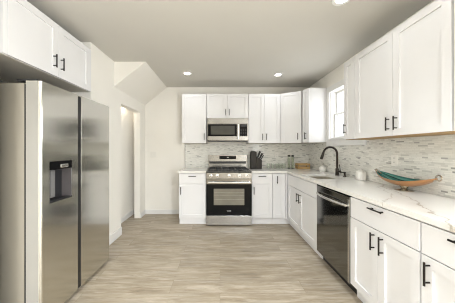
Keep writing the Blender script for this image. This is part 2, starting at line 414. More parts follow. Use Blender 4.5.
# window over the sink
wn = bpy.data.objects.new('window_1', None); C.objects.link(wn); wn.location = (XW, (WY0 + WY1) / 2, WZ0); OFF['window_1'] = Vector(wn.location); struct(wn)
c = MB(); xa, xb = XW - 0.020, XW - 0.001
c.box(xa, xb, WY1, WY1 + 0.09, 1.335, 2.28).box(xa, xb, WY0 - 0.09, WY0, 1.335, 2.28)
c.box(xa, xb, WY0, WY1, WZ1, 2.28).box(xa, xb, WY0, WY1, 1.335, WZ0)
c.build('casing', 'trim', wn, bevel=0.003)
MB().box(XW - 0.045, XW + 0.07, WY0 - 0.0, WY1 + 0.0, WZ0, WZ0 + 0.018).build('sill', 'trim', wn, bevel=0.003)
zm = 1.825
def sash(x0, z0, z1):
    m = MB(); k = 0.030; y0, y1 = WY0 + 0.012, WY1 - 0.012
    m.box(x0, x0 + 0.03, y0, y0 + k, z0, z1).box(x0, x0 + 0.03, y1 - k, y1, z0, z1)
    m.box(x0, x0 + 0.03, y0 + k, y1 - k, z0, z0 + k).box(x0, x0 + 0.03, y0 + k, y1 - k, z1 - k, z1)
    s_ = m.build('sash', 'trim', wn, bevel=0.002)
    MB().box(x0 + 0.012, x0 + 0.016, y0 + k, y1 - k, z0 + k, z1 - k).build('pane', 'pane', s_)
sash(XW + 0.055, WZ0 + 0.018, zm + 0.02); sash(XW + 0.088, zm - 0.02, WZ1 - 0.005)
j = MB().box(XW + 0.002, XW + 0.125, WY1 - 0.012, WY1 - 0.0, WZ0 + 0.018, WZ1).box(XW + 0.002, XW + 0.125, WY0, WY0 + 0.012, WZ0 + 0.018, WZ1)
j.build('jamb', 'trim', wn)

# ------------------------------------------------------------------ recessed lights
def downlight(x, y, label, power=LAMP_W):
    t = thing('recessed_light', label, 'ceiling light', (x, y, CEIL), 'recessed ceiling lights')
    MB().lathe([(0.052, CEIL), (0.075, CEIL - 0.001), (0.073, CEIL - 0.007), (0.048, CEIL - 0.006), (0.045, CEIL - 0.002)], x, y, 28).build('trim_ring', 'trim', t, smooth=True)
    MB().lathe([(0.0, CEIL - 0.004), (0.047, CEIL - 0.004), (0.047, CEIL - 0.001), (0, CEIL - 0.001)], x, y, 28, True).build('lens', 'lens', t)
    l = bpy.data.lights.new('bulb', 'SPOT'); l.energy = power; l.color = LAMP_COL; l.spot_size = math.radians(165); l.spot_blend = 0.6; l.shadow_soft_size = 0.06
    o = bpy.data.objects.new('bulb', l); C.objects.link(o); o.parent = t; o.location = (0, 0, -0.02)
downlight(-0.53, 3.27, 'lit round recessed ceiling light nearest the sloped stair bulkhead')
downlight(0.957, 3.33, 'lit round recessed ceiling light nearest the corner wall cabinet')
downlight(1.0, 1.655, 'lit round recessed ceiling light at the top edge, nearest the viewer', 1.6)
# unseen stronger lamps added behind the viewer to light the room
for k, (x, y, pw) in enumerate(((-0.53, 0.0, 16), (0.9, -0.4, 50), (-0.53, -1.5, 36), (0.9, -1.8, 90))):
    downlight(x, y, 'added round ceiling light behind the viewer, unseen, filling the room with light', pw)

hl = bpy.data.lights.new('added_stair_fill', 'POINT'); hl.energy = 1.6; hl.color = (1.0, 0.93, 0.82); hl.shadow_soft_size = 0.04  # point light added out of sight above the opening to brighten the stairway
ho = bpy.data.objects.new('added_stair_fill', hl); C.objects.link(ho); ho.location = (-1.635, 3.4, 2.25)
# ------------------------------------------------------------------ backsplash
ZB = 1.392
bs = MB()
bs.box(-0.689, XW - 0.011, YB - 0.010, YB - 0.001, CT + 0.001, ZB)
bs.box(XW - 0.011, XW - 0.001, WY1 + 0.091, YB - 0.001, CT + 0.001, ZB)
bs.box(XW - 0.011, XW - 0.001, 0.25, WY0 - 0.091, CT + 0.001, ZB)
bs.box(XW - 0.011, XW - 0.001, WY0 - 0.091, WY1 + 0.091, CT + 0.001, 1.334)
bso = tag(bs.build('tile_backsplash', 'tile'), 'grey and cream strip mosaic tile backsplash between counters and wall cabinets', 'backsplash')
MB().box(-0.695, -0.689, YB - 0.012, YB - 0.001, CT + 0.001, ZB).build('edge_strip', 'pull', bso, label='dark metal edge strip')

# ------------------------------------------------------------------ countertops
tag(MB().box(-0.712, -0.2335, 3.395, 3.999, CT - 0.033, CT).build('countertop', 'quartz', bevel=0.003),
    'short pale quartz countertop left of the stove', 'countertop')
SX0, SX1, SY0, SY1 = 1.205, 1.57, 2.52, 3.0
ct = MB(); z0 = CT - 0.033; bx1 = XW - 0.012
ct.box(0.533, 1.123, 3.395, 3.999, z0, CT)
ct.box(1.123, bx1, SY1, 3.999, z0, CT); ct.box(1.123, bx1, 0.25, SY0, z0, CT)
ct.box(1.123, SX0, SY0, SY1, z0, CT); ct.box(SX1, bx1, SY0, SY1, z0, CT)
tag(ct.build('countertop', 'quartz'), 'long L shaped white quartz countertop with brown veins, holding the sink', 'countertop')
# sink bowl
sk = MB(); t_ = 0.004; zb = CT - 0.235; zt = z0 - 0.001
sk.box(SX0 - 0.004, SX1 + 0.004, SY0 - 0.004, SY1 + 0.004, zb, zb + t_)
sk.box(SX0 - 0.008, SX0 - 0.004, SY0 - 0.008, SY1 + 0.008, zb, zt).box(SX1 + 0.004, SX1 + 0.008, SY0 - 0.008, SY1 + 0.008, zb, zt)
sk.box(SX0 - 0.004, SX1 + 0.004, SY0 - 0.008, SY0 - 0.004, zb, zt).box(SX0 - 0.004, SX1 + 0.004, SY1 + 0.004, SY1 + 0.008, zb, zt)
sko = tag(sk.build('kitchen_sink', 'sinksteel'), 'undermount stainless steel sink in the white counter under the window', 'sink')
MB().lathe([(0.0, zb + t_ + 0.003), (0.035, zb + t_ + 0.003), (0.042, zb + t_), (0, zb + t_)], 1.42, 2.77, 20, True).build('drain', 'hsteel', sko)

# ------------------------------------------------------------------ base cabinets
def carcass_b(t, u0, u1, F=BASE_B, depth=0.565, z1=CT - 0.035, toe=True, z0=0.105, hollow=False):
    m = MB()
    if hollow:
        k = 0.018
        m.fbox(F, u0, u0 + k, -depth, -0.021, z0, z1).fbox(F, u1 - k, u1, -depth, -0.021, z0, z1)
        m.fbox(F, u0 + k, u1 - k, -depth, -depth + 0.006, z0, z1).fbox(F, u0 + k, u1 - k, -depth + 0.006, -0.021, z0, z0 + k)
        m.fbox(F, u0 + k, u1 - k, -0.04, -0.021, z0 + k, z1)
        bmesh.ops.remove_doubles(m.bm, verts=m.bm.verts, dist=1e-5)
    else: m.fbox(F, u0, u1, -depth, -0.021, z0, z1)
    m.build('body', 'cab', t)
    if toe: MB().fbox(F, u0, u1, -0.075, -0.06, 0, z0).build('toe_kick', 'cab', t)
ZD0, ZD1, ZR0, ZR1 = 0.118, 0.693, 0.699, 0.868
def base_cabinet(F, u0, u1, label, doors, drawer, drawer_pull=True, depth=0.565, z_dr=0.829, hollow=False):
    ox, oy, ux, uy, nx, ny = F; um = (u0 + u1) / 2
    t = thing('base_cabinet', label, 'cabinet', (ox + ux * um, oy + uy * um, 0), 'white base cabinets')
    carcass_b(t, u0, u1, F, depth, hollow=hollow)
    if drawer:
        d = slab(F, u0 + 0.003, u1 - 0.003, ZR0, ZR1, t)
        if drawer_pull: pull(F, um, z_dr, d, False)
    top = ZD1 if drawer else ZR1
    for a, b, hu, hz in doors:
        dd = shaker(F, a, b, ZD0, top, t)
        if hu is not None: pull(F, hu, hz, dd)
    return t
base_cabinet(BASE_B, -0.697, -0.2355, 'white base cabinet left of the stove with one drawer above one door', [(-0.694, -0.2385, -0.662, 0.586)], True)
base_cabinet(BASE_B, 0.536, 0.888, 'white base cabinet directly right of the stove with one drawer above one door', [(0.539, 0.885, 0.573, 0.586)], True)
base_cabinet(BASE_B, 0.890, 1.112, 'narrow white base cabinet in the corner with one full height door and no drawer', [(0.893, 1.109, 0.967, 0.770)], False)
base_cabinet(BASE_R, 2.366, 3.398, 'white sink base cabinet with a plain false front over two doors', [(2.370, 2.884, 2.838, 0.584), (2.884, 3.385, 2.93, 0.584)], True, False, depth=0.60, hollow=True)
base_cabinet(BASE_R, 1.145, 1.762, 'white base cabinet right of the dishwasher with one wide drawer above two doors', [(1.148, 1.4535, 1.408, 0.605), (1.4535, 1.759, 1.487, 0.605)], True, depth=0.60, z_dr=0.842)
base_cabinet(BASE_R, 0.687, 1.143, 'white base cabinet at the right edge with a drawer above a single door', [(0.690, 1.140, 1.094, 0.605)], True, depth=0.60, z_dr=0.842)
# corner filler between the two runs
cf = thing('corner_filler', 'white filler strip in the inside corner of the base cabinets', 'cabinet filler', (1.16, 3.44, 0))
MB().box(1.1125, 1.134, 3.3995, 3.46, 0.105, CT - 0.035).build('filler_strip', 'cab', cf)
MB().box(1.157, 1.74, 3.3995, 3.985, 0.105, CT - 0.035).build('blind_corner', 'cab', cf)
MB().prism([(1.1125, 3.48), (1.195, 3.48), (1.195, 3.3985), (1.21, 3.3985), (1.21, 3.495), (1.1125, 3.495)], 0, 0.105).build('toe_kick', 'cab', cf)

# ------------------------------------------------------------------ dishwasher
dw = thing('dishwasher', 'dark stainless dishwasher with curved bar handle between two white cabinets', 'dishwasher', (1.135, 2.064, 0))
F = BASE_R; a, b = 1.7655, 2.3625
MB().fbox(F, a + 0.005, b - 0.005, -0.58, -0.03, 0.10, 0.87).build('body', 'black', dw)
dd = MB().fbox(F, a, b, -0.028, 0.004, 0.105, 0.862).build('door', 'dsteel', dw, bevel=0.004)
MB().fbox(F, a, b, -0.028, 0.002, 0.864, 0.877).build('control_strip', 'gloss', dw)
MB().fbox(F, a + 0.004, b - 0.004, -0.09, -0.07, 0.0, 0.10).build('toe_panel', 'black', dw)
m = MB(); pts = []
for k in range(17):
    q = k / 16; pts.append((1.131 - 0.012 - 0.036 * math.sin(PI * q) ** 0.7, a + 0.035 + (b - a - 0.07) * q, 0.782))
m.tube(pts, 0.0125, 10)
for q in (pts[0], pts[-1]): m.tube([(1.132, q[1], q[2]), q], 0.0125, 10)
m.build('handle', 'hsteel', dd, smooth=True)
MB().fbox(F, a + 0.001, a + 0.022, 0.0035, 0.0055, 0.107, 0.84).build('edge_trim', 'hsteel', dd, label='lighter steel edge strip')

# ------------------------------------------------------------------ wall cabinets
UB, UT = 1.394, 2.293
def wall_cabinet(F, u0, u1, z0, z1, label, doors, depth=0.325, under='cabin', zh=None):
    ox, oy, ux, uy, nx, ny = F; um = (u0 + u1) / 2
    t = thing('wall_cabinet', label, 'cabinet', (ox + ux * um, oy + uy * um, z0), 'white wall cabinets')
    MB().fbox(F, u0, u1, -depth, -0.021, z0 + 0.004, z1).build('body', 'cab', t)
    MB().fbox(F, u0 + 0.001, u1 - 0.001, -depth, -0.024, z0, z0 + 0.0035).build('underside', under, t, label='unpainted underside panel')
    for a, b, hu, hz in doors:
        dd = shaker(F, a, b, z0 + 0.004, z1 - 0.003, t)
        if hu is not None: pull(F, hu, hz, dd, L=0.115)
    return t
wall_cabinet(UP_B, -0.691, -0.2475, UB, UT, 'white single door wall cabinet left of the microwave', [(-0.689, -0.2495, -0.285, 1.512)])
wall_cabinet(UP_B, -0.2455, 0.5145, 1.846, UT, 'short white two door wall cabinet above the microwave', [(-0.2435, 0.1345, 0.104, 1.952), (0.1345, 0.5125, 0.166, 1.952)])
wall_cabinet(UP_B, 0.5165, 1.094, UB, UT, 'tall white two door wall cabinet just right of the microwave', [(0.5185, 0.804, 0.770, 1.508), (0.804, 1.092, 0.838, 1.508)])
# corner wall cabinet with an angled door
def edge_frame(p, q):
    d = Vector((q[0] - p[0], q[1] - p[1])); l = d.length; d /= l
    return (p[0], p[1], d.x, d.y, d.y, -d.x), l
P0, P1 = (1.098, 3.666), (1.398, 3.478)
Fd, l = edge_frame(P0, P1)
cc = thing('wall_cabinet', 'white corner wall cabinet with one angled door over the corner of the counter', 'cabinet', (1.40, 3.72, UB), 'white wall cabinets')
def inset(p, F, k): return (p[0] - F[4] * k, p[1] - F[5] * k)
A, B = inset(P0, Fd, 0.021), inset(P1, Fd, 0.021)
poly = [(1.098, A[1] + 0.004), A, B, (1.43, 3.52), (XW - 0.013, 3.52), (XW - 0.013, YB - 0.012), (1.098, YB - 0.012)]
MB().prism(poly, UB + 0.004, UT).build('body', 'cab', cc)
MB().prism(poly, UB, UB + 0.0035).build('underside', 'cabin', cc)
dd = shaker(Fd, 0.002, l - 0.002, UB + 0.004, UT - 0.003, cc); pull(Fd, l - 0.052, 1.508, dd, L=0.115)
P2, P3 = (1.418, 3.462), (1.46, 3.312)
Fn, l = edge_frame(P2, P3)
nc = thing('wall_cabinet', 'very narrow white wall cabinet left of the window, its bright side panel facing us', 'cabinet', (1.58, 3.40, UB), 'white wall cabinets')
A, B = inset(P2, Fn, 0.021), inset(P3, Fn, 0.021)
poly = [A, (B[0], 3.312), (XW - 0.013, 3.312), (XW - 0.013, 3.518), (1.44, 3.518)]
MB().prism(poly, UB + 0.004, UT).build('body', 'cab', nc)
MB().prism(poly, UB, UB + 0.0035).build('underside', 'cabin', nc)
dd = shaker(Fn, 0.002, l, UB + 0.004, UT - 0.003, nc, st=0.05); pull(Fn, l * 0.55, 1.508, dd, L=0.115)
# right wall
wall_cabinet(UP_R, 2.188, 2.384, UB, UT, 'narrow single door white wall cabinet right of the window', [(2.190, 2.382, 2.345, 1.520)], depth=0.29, under='rawwood')
wall_cabinet(UP_R, 1.272, 2.186, UB, UT, 'wide two door white wall cabinet on the right wall above the dish', [(1.274, 1.708, 1.668, 1.500), (1.708, 2.184, 1.745, 1.500)], depth=0.29, under='rawwood')
wall_cabinet(UP_R, 0.81, 1.270, UB, UT, 'white wall cabinet cut off by the right edge of the picture', [(0.812, 1.262, 0.86, 1.5)], depth=0.29, under='rawwood')
# over the fridge
t = wall_cabinet(LEFT, 1.378, 2.318, 1.937, 2.42, 'white two door wall cabinet above the refrigerator', [(1.405, 1.848, 1.790, 2.066), (1.848, 2.290, 1.872, 2.066)], depth=0.60, under='cabin')
for a, b in ((1.378, 1.404), (2.291, 2.318)): MB().fbox(LEFT, a, b, -0.0205, -0.004, 1.942, 2.42).build('side_stile', 'cab', t)

# ------------------------------------------------------------------ refrigerator
fr = thing('refrigerator', 'large stainless side by side refrigerator with water dispenser in a wall recess', 'refrigerator', (-1.7, 1.86, 0))
XF = -1.262; FY0, FYG, FY1 = 1.424, 1.816, 2.312; FZ0, FZ1 = 0.035, 1.765
MB().box(-2.10, -1.382, FY0 + 0.002, FY1 - 0.004, 0.03, 1.752).build('body', 'fside', fr, bevel=0.004, label='plain grey side and back')
MB().box(-2.05, -1.33, FY0 + 0.02, FY1 - 0.02, 0.0, 0.0295).build('base_grille', 'black', fr)
def door_poly(y0, y1, xb=-1.368, xf=XF, r_lo=0.016, r_hi=0.016):
    p = [(xb, y0)]; r = r_lo
    for k in range(6):
        a_ = PI / 2 * k / 5; p.append((xf - r + r * math.sin(a_), y0 + r - r * math.cos(a_)))
    for k in range(6):
        a_ = PI / 2 * k / 5; r = r_hi; p.append((xf - r + r * math.cos(a_), y1 - r + r * math.sin(a_)))
    p.append((xb, y1)); return p
DY0, DY1, DZ0, DZ1 = 1.4945, 1.722, 0.877, 1.19
y0, y1 = FY0, FYG - 0.020
fp = door_poly(y0, y1, r_hi=0.004)
m = MB().prism(fp, FZ0, DZ0).prism(fp, DZ1, FZ1)
lo = fp[:7] + [(XF, DY0), (-1.368, DY0)]; hi = [(-1.368, DY1), (XF, DY1)] + fp[7:]
m.prism(lo, DZ0, DZ1).prism(hi, DZ0, DZ1)
bmesh.ops.remove_doubles(m.bm, verts=m.bm.verts, dist=1e-5)
fd = m.build('freezer_door', 'fridge', fr)
MB().box(-1.366, -1.282, FY0 - 0.001, FY0 - 0.0002, FZ0 + 0.004, FZ1 - 0.004).build('dimming_sheet', 'dimsheet', fd, label='matte sheet added to dull the bright steel door side')  # added sheet, darker than the steel, holding down its bright reflection
MB().box(-1.376, -1.345, DY0 + 0.0005, DY1 - 0.0005, DZ0 + 0.0005, DZ1 - 0.0005).build('dispenser_back', 'dgrey', fd)
MB().box(-1.345, -1.263, DY0 + 0.0005, DY1 - 0.0005, 1.125, DZ1 - 0.0005).build('dispenser_control', 'gloss', fd, bevel=0.004)
for a, b in ((DY1 - 0.006, DY1 - 0.0005), (DY0 + 0.0005, DY0 + 0.006)): MB().box(-1.345, -1.264, a, b, DZ0 + 0.012, 1.124).build('dispenser_side', 'mgrey', fd)
MB().box(-1.345, -1.266, DY0 + 0.007, DY1 - 0.007, DZ0 + 0.0005, DZ0 + 0.012).build('drip_tray', 'dgrey', fd)
MB().box(-1.343, -1.325, 1.585, 1.625, 0.90, 1.115).build('dispenser_paddle', 'pgrey', fd, bevel=0.004)
MB().box(-1.275, -1.2575, 1.60, 1.68, 1.135, 1.165).build('dispenser_spout', 'hsteel', fd, bevel=0.006)
MB().prism(door_poly(FYG + 0.020, FY1, r_lo=0.004), FZ0, FZ1).build('fridge_door', 'fridge', fr)
MB().box(-1.368, -1.2625, FYG - 0.0195, FYG + 0.0195, FZ0 + 0.01, FZ1 - 0.012).build('handle_channel', 'black', fr, label='black full height grip channel between the doors')
for yy in (FY0 + 0.012, FY1 - 0.06): MB().box(-1.45, -1.30, yy, yy + 0.048, 1.7655, 1.783).build('hinge_cover', 'dgrey', fr, bevel=0.006)
MB().box(-1.3815, -1.3685, FY0 + 0.002, FY1 - 0.012, FZ0 + 0.02, FZ1 - 0.02).build('door_gasket', 'black', fr)

# ------------------------------------------------------------------ stove
sx0, sx1 = -0.2285, 0.5275; sm = (sx0 + sx1) / 2
st = thing('gas_stove', 'stainless freestanding gas stove with black oven door and grates', 'stove', (sm, 3.68, 0))
MB().box(sx0 + 0.002, sx1 - 0.002, 3.40, 3.985, 0.03, 0.898).build('body', 'dgrey', st)
MB().box(sx0, sx1, 3.362, 3.398, 0.024, 0.176).build('storage_drawer', 'steel', st, bevel=0.003)
for px in (sx0 + 0.05, sx1 - 0.05):
    for py in (3.45, 3.93): MB().lathe([(0.016, 0.0), (0.016, 0.03)], px, py, 10).build('foot', 'black', st)
od = MB().box(sx0, sx1, 3.356, 3.398, 0.181, 0.70).build('oven_door', 'gloss', st, bevel=0.004)
MB().box(-0.104, 0.404, 3.3535, 3.3565, 0.357, 0.628).build('oven_window', 'ovenglass', od, label='brownish oven window')
m = MB()
for zz in (0.45, 0.52, 0.565): m.tube([(-0.10, 3.352, zz), (0.40, 3.352, zz)], 0.0016, 6)
m.build('oven_rack', 'hsteel', od)
MB().box(sx0, sx1, 3.358, 3.398, 0.703, 0.786).build('door_top_band', 'dsteel', od, bevel=0.003)
m = MB().tube([(sx0 + 0.03, 3.312, 0.742), (sx1 - 0.03, 3.312, 0.742)], 0.0135, 12)
for px in (sx0 + 0.05, sx1 - 0.05): m.tube([(px, 3.359, 0.742), (px, 3.312, 0.742)], 0.011, 10)
m.build('oven_handle', 'hsteel', od, smooth=True)
m = MB()
for k in range(7): m.box(0.117 + k * 0.0098, 0.1235 + k * 0.0098, 3.3545, 3.3558, 0.253, 0.264)
m.build('maker_mark', 'mark', od, label='small pale maker mark')
# sloped control panel
pp = [(3.398, 0.794), (3.356, 0.794), (3.357, 0.893), (3.398, 0.898)]
cp = MB().prism3([(sx0, y, z) for y, z in pp], [(sx1, y, z) for y, z in pp]).build('control_panel', 'dimsteel', st, bevel=0.002)
for kx in (-0.152, -0.045, 0.1495, 0.325, 0.445):
    d = Vector((0, -1, 0)); c0 = Vector((kx, 3.3585, 0.846))
    k_ = MB().tube([c0, c0 + d * 0.008, c0 + d * 0.0081, c0 + d * 0.030, c0 + d * 0.034], [0.027, 0.027, 0.022, 0.020, 0.014], 18).build('knob', 'hsteel', cp, smooth=True)
    MB().box(kx - 0.0025, kx + 0.0025, 3.3215, 3.3265, 0.834, 0.866).build('pointer', 'dgrey', k_)
MB().box(sx0, sx1, 3.37, 3.985, 0.8985, 0.916).build('cooktop', 'cook', st, bevel=0.004)
for bx in (-0.06, 0.15, 0.36):
    for by in ((3.50, 3.78) if bx != 0.15 else (3.64,)):
        MB().lathe([(0.048, 0.916), (0.046, 0.924), (0.034, 0.925), (0.032, 0.928), (0.0, 0.929)], bx, by, 18).build('burner', 'iron', st, smooth=True)
for gx0, gx1 in ((sx0 + 0.03, 0.028), (0.034, 0.265), (0.271, sx1 - 0.03)):
    m = MB(); zt0, zt1 = 0.930, 0.942; gy0, gy1 = 3.40, 3.90; k = 0.010
    m.box(gx0, gx1, gy0, gy0 + k, zt0, zt1).box(gx0, gx1, gy1 - k, gy1, zt0, zt1)
    m.box(gx0, gx0 + k, gy0 + k, gy1 - k, zt0, zt1).box(gx1 - k, gx1, gy0 + k, gy1 - k, zt0, zt1)
    gm = (gx0 + gx1) / 2; m.box(gm - k / 2, gm + k / 2, gy0 + k, gy1 - k, zt0, zt1)
    for yy in (3.50, 3.64, 3.78): m.box(gx0 + k, gm - k / 2, yy, yy + k, zt0, zt1).box(gm + k / 2, gx1 - k, yy, yy + k, zt0, zt1)
    for qx in (gx0, gx1 - k):
        for qy in (gy0, gy1 - k): m.box(qx, qx + k, qy, qy + k, 0.9162, zt0)
    m.build('grate', 'iron', st)
bg_ = MB().box(sx0 + 0.004, sx1 - 0.004, 3.925, 3.996, 1.05, 1.172).build('backguard', 'dimsteel', st, bevel=0.003)
MB().box(sx0 + 0.008, sx1 - 0.008, 3.940, 3.992, 0.917, 1.049).build('lower_panel', 'dimsteel', bg_)
MB().box(sx0 + 0.02, sx1 - 0.02, 3.936, 3.9397, 1.006, 1.047).build('vent_slot', 'black', bg_)
disp = MB().box(-0.012, 0.312, 3.9215, 3.9247, 1.092, 1.155).build('display', 'gloss', bg_)
MB().box(0.135, 0.168, 3.920, 3.9214, 1.120, 1.135).build('clock_digits', 'mark', disp)

# ------------------------------------------------------------------ microwave
mx0, mx1, mz0, mz1 = -0.226, 0.511, 1.425, 1.842
mw = thing('microwave', 'stainless over the range microwave with black door window and keypad', 'microwave', ((mx0 + mx1) / 2, 3.80, mz0))
MB().box(mx0 + 0.003, mx1 - 0.003, 3.65, 3.992, mz0 + 0.004, mz1).build('body', 'dgrey', mw)
YM = 3.615
MB().box(mx0, mx1, YM + 0.004, 3.649, 1.742, mz1 - 0.001).build('top_grille', 'dimsteel', mw, bevel=0.003)
md = MB().box(mx0, 0.318, YM, 3.649, 1.440, 1.740).build('door', 'dimsteel', mw, bevel=0.004)
MB().box(-0.214, 0.302, YM - 0.003, YM - 0.0002, 1.517, 1.733).build('window_surround', 'gloss', md)
MB().box(-0.165, 0.262, YM - 0.0045, YM - 0.0032, 1.548, 1.705).build('window_mesh', 'mwglass', md)
m = MB().tube([(0.322, YM - 0.032, 1.465), (0.322, YM - 0.032, 1.725)], 0.011, 12)
for zz in (1.485, 1.705): m.tube([(0.322 - 0.011, YM + 0.002, zz), (0.322, YM - 0.032, zz)], 0.008, 8)
m.build('handle', 'hsteel', md, smooth=True)
kp = MB().box(0.3195, mx1, YM, 3.649, 1.440, 1.740).build('control_panel', 'dimsteel', mw, bevel=0.003)
kg = MB().box(0.352, 0.490, YM - 0.003, YM - 0.0002, 1.517, 1.733).build('keypad', 'gloss', kp)
m = MB()
for r_ in range(5):
    for q in range(3): m.box(0.368 + q * 0.040, 0.392 + q * 0.040, YM - 0.0038, YM - 0.0031, 1.530 + r_ * 0.027, 1.540 + r_ * 0.027)
m.build('key_marks', 'dgrey', kg)
MB().box(0.366, 0.476, YM - 0.0038, YM - 0.0031, 1.690, 1.718).build('clock_display', 'dgrey', kg)
MB().box(mx0 + 0.01, mx1 - 0.01, YM + 0.012, 3.648, mz0, 1.438).build('bottom_vent', 'black', mw)

# ------------------------------------------------------------------ faucet and soap pump
fx, fy = 1.655, 2.854
fa = thing('kitchen_faucet', 'dark bronze gooseneck faucet with pull down spray head behind the sink', 'faucet', (fx, fy, CT))
MB().lathe([(0.030, CT + 0.0005), (0.030, CT + 0.008), (0.024, CT + 0.012), (0.0225, CT + 0.09), (0.018, CT + 0.105), (0.0, CT + 0.105)], fx, fy, 20).build('base', 'bronze', fa, smooth=True)
R = 0.098; zc = 1.215
pts = [(fx, fy, CT + 0.10), (fx, fy, 1.10), (fx, fy, zc)]
for k in range(1, 15):
    q = PI * 0.93 * k / 14; pts.append((fx - R + R * math.cos(q), fy, zc + R * math.sin(q)))
sp = MB().tube(pts, 0.0145, 14).build('neck', 'bronze', fa, smooth=True)
e = Vector(pts[-1]); d = (e - Vector(pts[-2])).normalized()
MB().tube([e - d * 0.004, e + d * 0.012, e + d * 0.085, e + d * 0.10], [0.0155, 0.0175, 0.0205, 0.017], 14).build('spray_head', 'bronze', sp, smooth=True)
lv = MB().tube([(fx, fy - 0.018, CT + 0.060), (fx + 0.01, fy - 0.062, CT + 0.060)], [0.014, 0.017], 12)
lv.tube([(fx + 0.01, fy - 0.058, CT + 0.066), (fx + 0.004, fy - 0.062, CT + 0.10), (fx - 0.006, fy - 0.064, CT + 0.16)], [0.007, 0.0055, 0.006], 8)
lv.build('lever', 'bronze', fa, smooth=True)
px, py = 1.676, 2.715
so = thing('soap_pump', 'small dark bronze counter soap pump right of the faucet', 'soap dispenser', (px, py, CT))
MB().lathe([(0.020, CT + 0.0005), (0.020, CT + 0.010), (0.012, CT + 0.016), (0.011, CT + 0.045), (0.016, CT + 0.05), (0.016, CT + 0.062), (0, CT + 0.064)], px, py, 16).build('pump', 'bronze', so, smooth=True)
MB().tube([(px, py, CT + 0.056), (px - 0.035, py, CT + 0.058), (px - 0.055, py, CT + 0.050)], [0.007, 0.0065, 0.005], 8).build('nozzle', 'bronze', so, smooth=True)

# ------------------------------------------------------------------ small things on the counters
def pot(x, y, r, h, name, label, cat, square):
    t = thing(name, label, cat, (x, y, CT))
    if square:
        b = MB(); n = 28; prof = [(0.80, 0), (0.96, 0.06), (1.0, 0.2), (1.0, 0.72), (0.95, 0.88), (0.80, 0.97), (0.55, 1.0)]
        rings = []
        for s_, z in prof:
            ring = []
            for k in range(n):
                a_ = 2 * PI * k / n; cx_, sx_ = math.cos(a_), math.sin(a_)
                rr = r * s_ / ((abs(cx_) ** 4 + abs(sx_) ** 4) ** 0.25)
                ring.append(b.bm.verts.new((x + rr * cx_, y + rr * sx_, CT + 0.0005 + z * h)))
            rings.append(ring)
        for a_, c_ in zip(rings, rings[1:]):
            for k in range(n): b.bm.faces.new((a_[k], a_[(k + 1) % n], c_[(k + 1) % n], c_[k]))
        b.bm.faces.new(rings[0]); b.bm.faces.new(rings[-1])
        b.build('jar', 'ceramic', t, smooth=True)
        MB().lathe([(0.030, CT + h + 0.0008), (0.030, CT + h + 0.006), (0.009, CT + h + 0.010), (0.012, CT + h + 0.020), (0, CT + h + 0.024)], x, y, 16).build('lid', 'ceramic', t, smooth=True)
    else:
        MB().lathe([(0.038, CT + 0.0005), (0.053, CT + 0.02), (0.056, CT + 0.045), (0.050, CT + 0.07), (0.030, CT + 0.088), (0.024, CT + 0.09)], x, y, 22).build('jar', 'ceramic', t, smooth=True)
        MB().lathe([(0.026, CT + 0.0905), (0.024, CT + 0.096), (0.010, CT + 0.099), (0.011, CT + 0.108), (0, CT + 0.113)], x, y, 16).build('lid', 'ceramic', t, smooth=True)
pot(1.690, 3.33, 0.05, 0.1, 'ceramic_jar', 'round white lidded ceramic jar on the counter left of the faucet', 'jar', False)
pot(1.695, 2.43, 0.046, 0.108, 'ceramic_jar', 'squarish white ceramic jar on the counter between faucet and wooden dish', 'jar', True)

# knife block
kx, ky = 0.685, 3.86
kb = thing('knife_block', 'dark brown wooden knife block with black handled knives right of the stove', 'knife block', (kx, ky, CT))
zb_ = CT + 0.0005
pl = [(0.583, zb_), (0.690, zb_), (0.690, zb_ + 0.318), (0.655, zb_ + 0.335), (0.598, zb_ + 0.345), (0.583, zb_ + 0.30)]
MB().prism3([(x, 3.80, z) for x, z in pl], [(x, 3.92, z) for x, z in pl]).build('block', 'knifewood', kb, bevel=0.004)
pl = [(0.692, zb_), (0.787, zb_), (0.787, zb_ + 0.17), (0.692, zb_ + 0.235)]
fb = MB().prism3([(x, 3.79, z) for x, z in pl], [(x, 3.92, z) for x, z in pl]).build('front_block', 'knifewood', kb, bevel=0.003)
for i, (ax, ay, ln) in enumerate(((0.705, 3.815, 0.125), (0.722, 3.85, 0.13), (0.740, 3.815, 0.115), (0.757, 3.85, 0.12), (0.772, 3.82, 0.10))):
    zz = zb_ + 0.235 - 0.065 * (ax - 0.692) / 0.095 - 0.006
    d = Vector((0.34 + i * 0.05, -0.05, 0.9)).normalized(); p0 = Vector((ax, ay, zz))
    MB().tube([p0, p0 + d * 0.02, p0 + d * ln * 0.6, p0 + d * ln], [0.008, 0.009, 0.0105, 0.009], 8).build('knife_handle', 'black', kb, smooth=True)

# drinking glasses, one built and then copied
def glass_at(x, y):
    t = thing('drinking_glass', 'clear empty drinking glass in the row of glasses beside the knife block', 'glass', (x, y, CT), 'row of drinking glasses')
    MB().lathe([(0.0, CT + 0.0005), (0.026, CT + 0.0005), (0.031, CT + 0.10), (0.029, CT + 0.10), (0.0245, CT + 0.010), (0, CT + 0.010)], x, y, 20, True).build('tumbler', 'glass', t, smooth=True)
    return t
labels = ['clear drinking glass nearest the knife block, leftmost of the row', 'second clear drinking glass counted from the knife block', 'middle clear drinking glass of the row, below the wall outlet',
          'fourth clear drinking glass from the knife block, second from the oil bottles', 'clear drinking glass nearest the two capped bottles, rightmost of the row']
g0 = glass_at(0.925, 3.86); g0['label'] = labels[0]
for k, gx in enumerate((1.008, 1.090, 1.156, 1.222)):
    g = g0.copy(); g.location = (gx, 3.86, CT); g['label'] = labels[k + 1]; C.objects.link(g)
    for ch in g0.children:
        c_ = ch.copy(); c_.parent = g; C.objects.link(c_)
